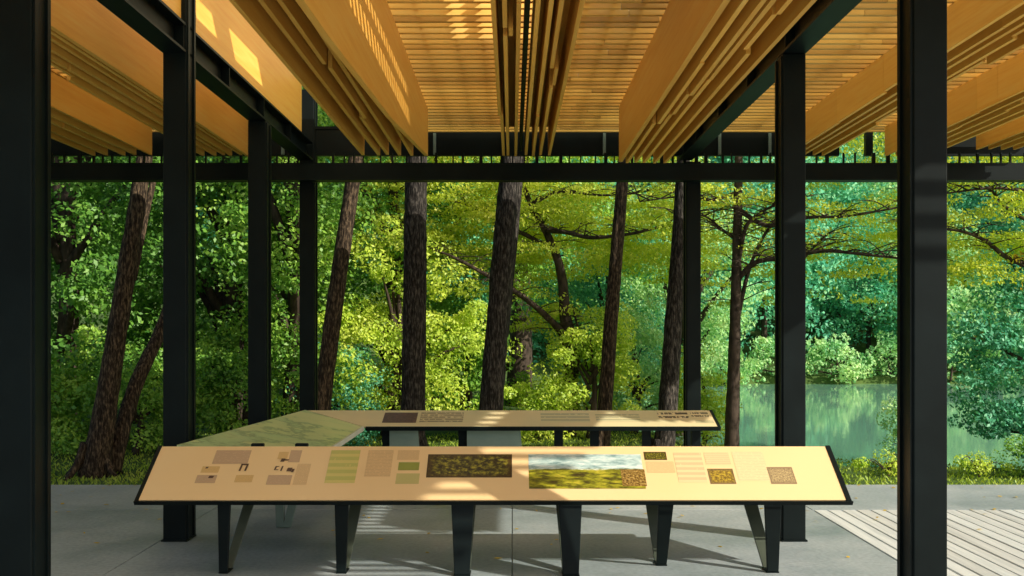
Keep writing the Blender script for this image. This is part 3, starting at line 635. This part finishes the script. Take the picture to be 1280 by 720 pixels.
bushy('broadleaf_tree', 'tall dark tree on the slope at the left margin', (-14,26,6), (4.2,2.4,6.5), 120, .95, 80, .26, 'leaf_dark', 'tree')
bushy('broadleaf_tree', 'tall green tree rising behind the yellow green spreading tree', (.2,29,5.2), (3.6,2.4,6.2), 120, .85, 90, .22, 'leaf_mid', 'tree')
bushy('shrub', 'round bright lime shrub glowing around the thick straight pine trunk', (-2.2,19.2,1.45), (1.65,1.2,2.05), 95, .36, 120, .105, 'leaf_lime', 'shrub')
bushy('shrub', 'mid green shrub low between the leaning trunk and second left post', (-6.6,17.4,.5), (1.3,.9,1.3), 60, .33, 110, .10, 'leaf_mid', 'shrub')
bushy('shrub', 'sunlit leafy shrub low at the far left beside the leaning trunk', (-8.6,17.6,.35), (1.2,.9,1.1), 55, .33, 110, .10, 'leaf_mid', 'shrub')
bushy('shrub', 'blue green feathery shrub seen over the green map table', (-3.3,18.6,.35), (.85,.8,1.0), 50, .3, 100, .08, 'leaf_teal', 'shrub')
bushy('shrub', 'leafy shrub filling the gap under the left posts', (-4.9,17.9,.7), (1.0,.8,1.4), 55, .33, 110, .10, 'leaf_mid', 'shrub')
bushy('shrub', 'round lime shrub under the crooked limbs of the yellow green tree', (1.5,19.2,.95), (.95,.9,1.3), 60, .3, 110, .10, 'leaf_lime', 'shrub')
bushy('shrub', 'low green shrub between the two thick pine trunks', (-.95,20.2,.6), (1.0,.8,1.35), 55, .3, 100, .10, 'leaf_mid', 'shrub')
bushy('shrub', 'low bright shrub in the gap right of the leaning dark pine', (.5,19.4,.1), (.8,.6,.75), 40, .26, 100, .09, 'leaf_lime', 'shrub')
bushy('shrub', 'loose green shrub between the reddish trunk and the dark trunk', (2.5,20.4,.8), (1.0,.8,1.45), 60, .32, 100, .10, 'leaf_farlime', 'shrub')
bushy('shrub', 'sunlit lime shrub at the foot of the slender dark tree', (3.75,19.6,.35), (.6,.6,1.05), 50, .28, 110, .085, 'leaf_lime', 'shrub')
bushy('broadleaf_tree', 'soft green tree behind the thin far right post', (4.0,24,2.6), (1.9,1.4,3.4), 80, .55, 100, .14, 'leaf_farlime', 'tree')
bushy('broadleaf_tree', 'blue green tree seen between the reddish and dark pine trunks', (2.2,23,1.6), (1.7,1.4,2.4), 70, .5, 100, .14, 'leaf_teal', 'tree')
bushy('shrub', 'low blue green shrub with layered leaves at the right edge', (8.85,15.9,.95), (1.9,.9,1.75), 140, .42, 110, .11, 'leaf_teal', 'shrub', flat=.35, up=1.2)
bushy('shrub', 'dark clipped shrub strip under the layered shrub at the right edge', (8.8,14.6,-.1), (1.8,.5,.42), 60, .26, 110, .07, 'leaf_mid', 'shrub')
bushy('shrub', 'small flowering shrub on the water bank beside the nearest right post', (6.35,15.9,-.05), (.34,.3,.7), 26, .2, 90, .07, 'leaf_farlime', 'shrub')
for i, (x, y, s) in enumerate(((5.6,14.9,.32),(6.1,15.3,.28),(6.9,14.8,.34))):
    bushy('bank_plant', ['low lime plant on the grass at the water, left of three','low lime plant on the grass at the water, middle of three','low lime plant on the grass at the water, right of three'][i], (x,y,-.32), (s*1.6,s,s*.8), 16, .14, 70, .06, 'leaf_lime', 'plant', 'low plants along the lake bank')

# far shore: trees on the rising wooded bank, a few master crowns copied
def master(kind, mat, h, w, n):
    o, rad = crown_clumps((0,0,h*.55), (w,w*.8,h*.47), n, w*.30, -.9, .5, .75)
    P, A, B = leaf_cloud(o, rad, 190, .22, up=.7, aspect=.6); me = quads(kind, P, A, B, M[mat]); m_ = me.data; bpy.data.objects.remove(me)
    bm = bmesh.new(); limb(bm, [(0,0,-.4),(.1,0,h*.4),(0,.1,h*.85)], .2, .05, 4, 7)
    for i in range(0, n, 9): p = Vector(o[i]); limb(bm, [(0,0,h*.3), p*.6+Vector((0,0,h*.12)), p], .07, .02, 3, 5)
    t = bpy.data.meshes.new('trunk'); bm.to_mesh(t); bm.free(); t.materials.append(M['bark_dark'])
    return m_, t
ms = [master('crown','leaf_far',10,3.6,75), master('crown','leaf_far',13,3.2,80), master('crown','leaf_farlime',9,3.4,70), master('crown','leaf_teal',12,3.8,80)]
k = 0
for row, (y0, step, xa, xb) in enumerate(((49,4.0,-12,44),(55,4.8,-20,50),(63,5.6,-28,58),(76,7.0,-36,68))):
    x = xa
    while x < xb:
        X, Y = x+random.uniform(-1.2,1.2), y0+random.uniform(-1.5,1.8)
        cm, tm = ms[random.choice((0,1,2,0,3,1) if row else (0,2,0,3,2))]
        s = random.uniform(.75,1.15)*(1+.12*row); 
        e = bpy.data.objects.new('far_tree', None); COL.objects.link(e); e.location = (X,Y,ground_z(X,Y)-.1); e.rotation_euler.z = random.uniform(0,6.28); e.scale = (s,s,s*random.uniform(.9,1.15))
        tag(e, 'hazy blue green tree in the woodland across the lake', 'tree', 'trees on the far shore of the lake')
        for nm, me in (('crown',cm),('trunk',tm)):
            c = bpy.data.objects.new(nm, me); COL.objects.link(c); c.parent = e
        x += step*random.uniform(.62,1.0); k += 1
# shoreline undergrowth across the water
for i, x in enumerate(np.arange(4.4,44,2.7)):
    y = LCY+LRY*max(.05, 1.2-abs((x-LCX)/LRX)**6)**(1/6)+random.uniform(-.3,.7)
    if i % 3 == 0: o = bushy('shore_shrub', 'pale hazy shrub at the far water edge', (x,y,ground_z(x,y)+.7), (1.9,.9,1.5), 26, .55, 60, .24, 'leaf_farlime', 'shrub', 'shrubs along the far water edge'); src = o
    else:
        c = src.copy(); COL.objects.link(c); c.location = (x,y,ground_z(x,y)); c.rotation_euler.z = random.uniform(0,6)
        for ch in src.children: q_ = ch.copy(); COL.objects.link(q_); q_.parent = c
# ------------------------------------------------------------------ light, sky, camera
EL, AZ = 31, 124
S = Vector((math.cos(R(EL))*math.sin(R(AZ)), math.cos(R(EL))*math.cos(R(AZ)), math.sin(R(EL))))
L = bpy.data.lights.new('sun', 'SUN'); L.energy = 5; L.angle = R(.5); L.color = (1,.94,.80)
lo = bpy.data.objects.new('sun', L); COL.objects.link(lo); lo.location = S*60; lo.rotation_euler = S.to_track_quat('Z','Y').to_euler()
w = bpy.data.worlds.new('World'); scene.world = w; w.use_nodes = True; nt = w.node_tree
bg = nt.nodes['Background']; sky = nt.nodes.new('ShaderNodeTexSky'); sky.sky_type = 'NISHITA'; sky.sun_disc = False
sky.sun_elevation = R(EL); sky.sun_rotation = R(AZ); sky.dust_density = 2.0
nt.links.new(sky.outputs[0], bg.inputs[0]); bg.inputs[1].default_value = .14
cam = bpy.data.cameras.new('camera'); co = bpy.data.objects.new('camera', cam); COL.objects.link(co)
co.location = (0,0,H); co.rotation_euler = (R(90),0,0); cam.sensor_width = 36; cam.lens = 36*F/1280; cam.shift_y = (VY-360)/1280; cam.clip_end = 2000; cam.clip_start = .05
scene.camera = co
scene.view_settings.view_transform = 'Standard'; scene.view_settings.look = 'None'; scene.view_settings.exposure = 0
scene.render.engine = 'CYCLES'; scene.cycles.max_bounces = 6; scene.cycles.diffuse_bounces = 3; scene.cycles.transmission_bounces = 6
scene.cycles.use_denoising = True
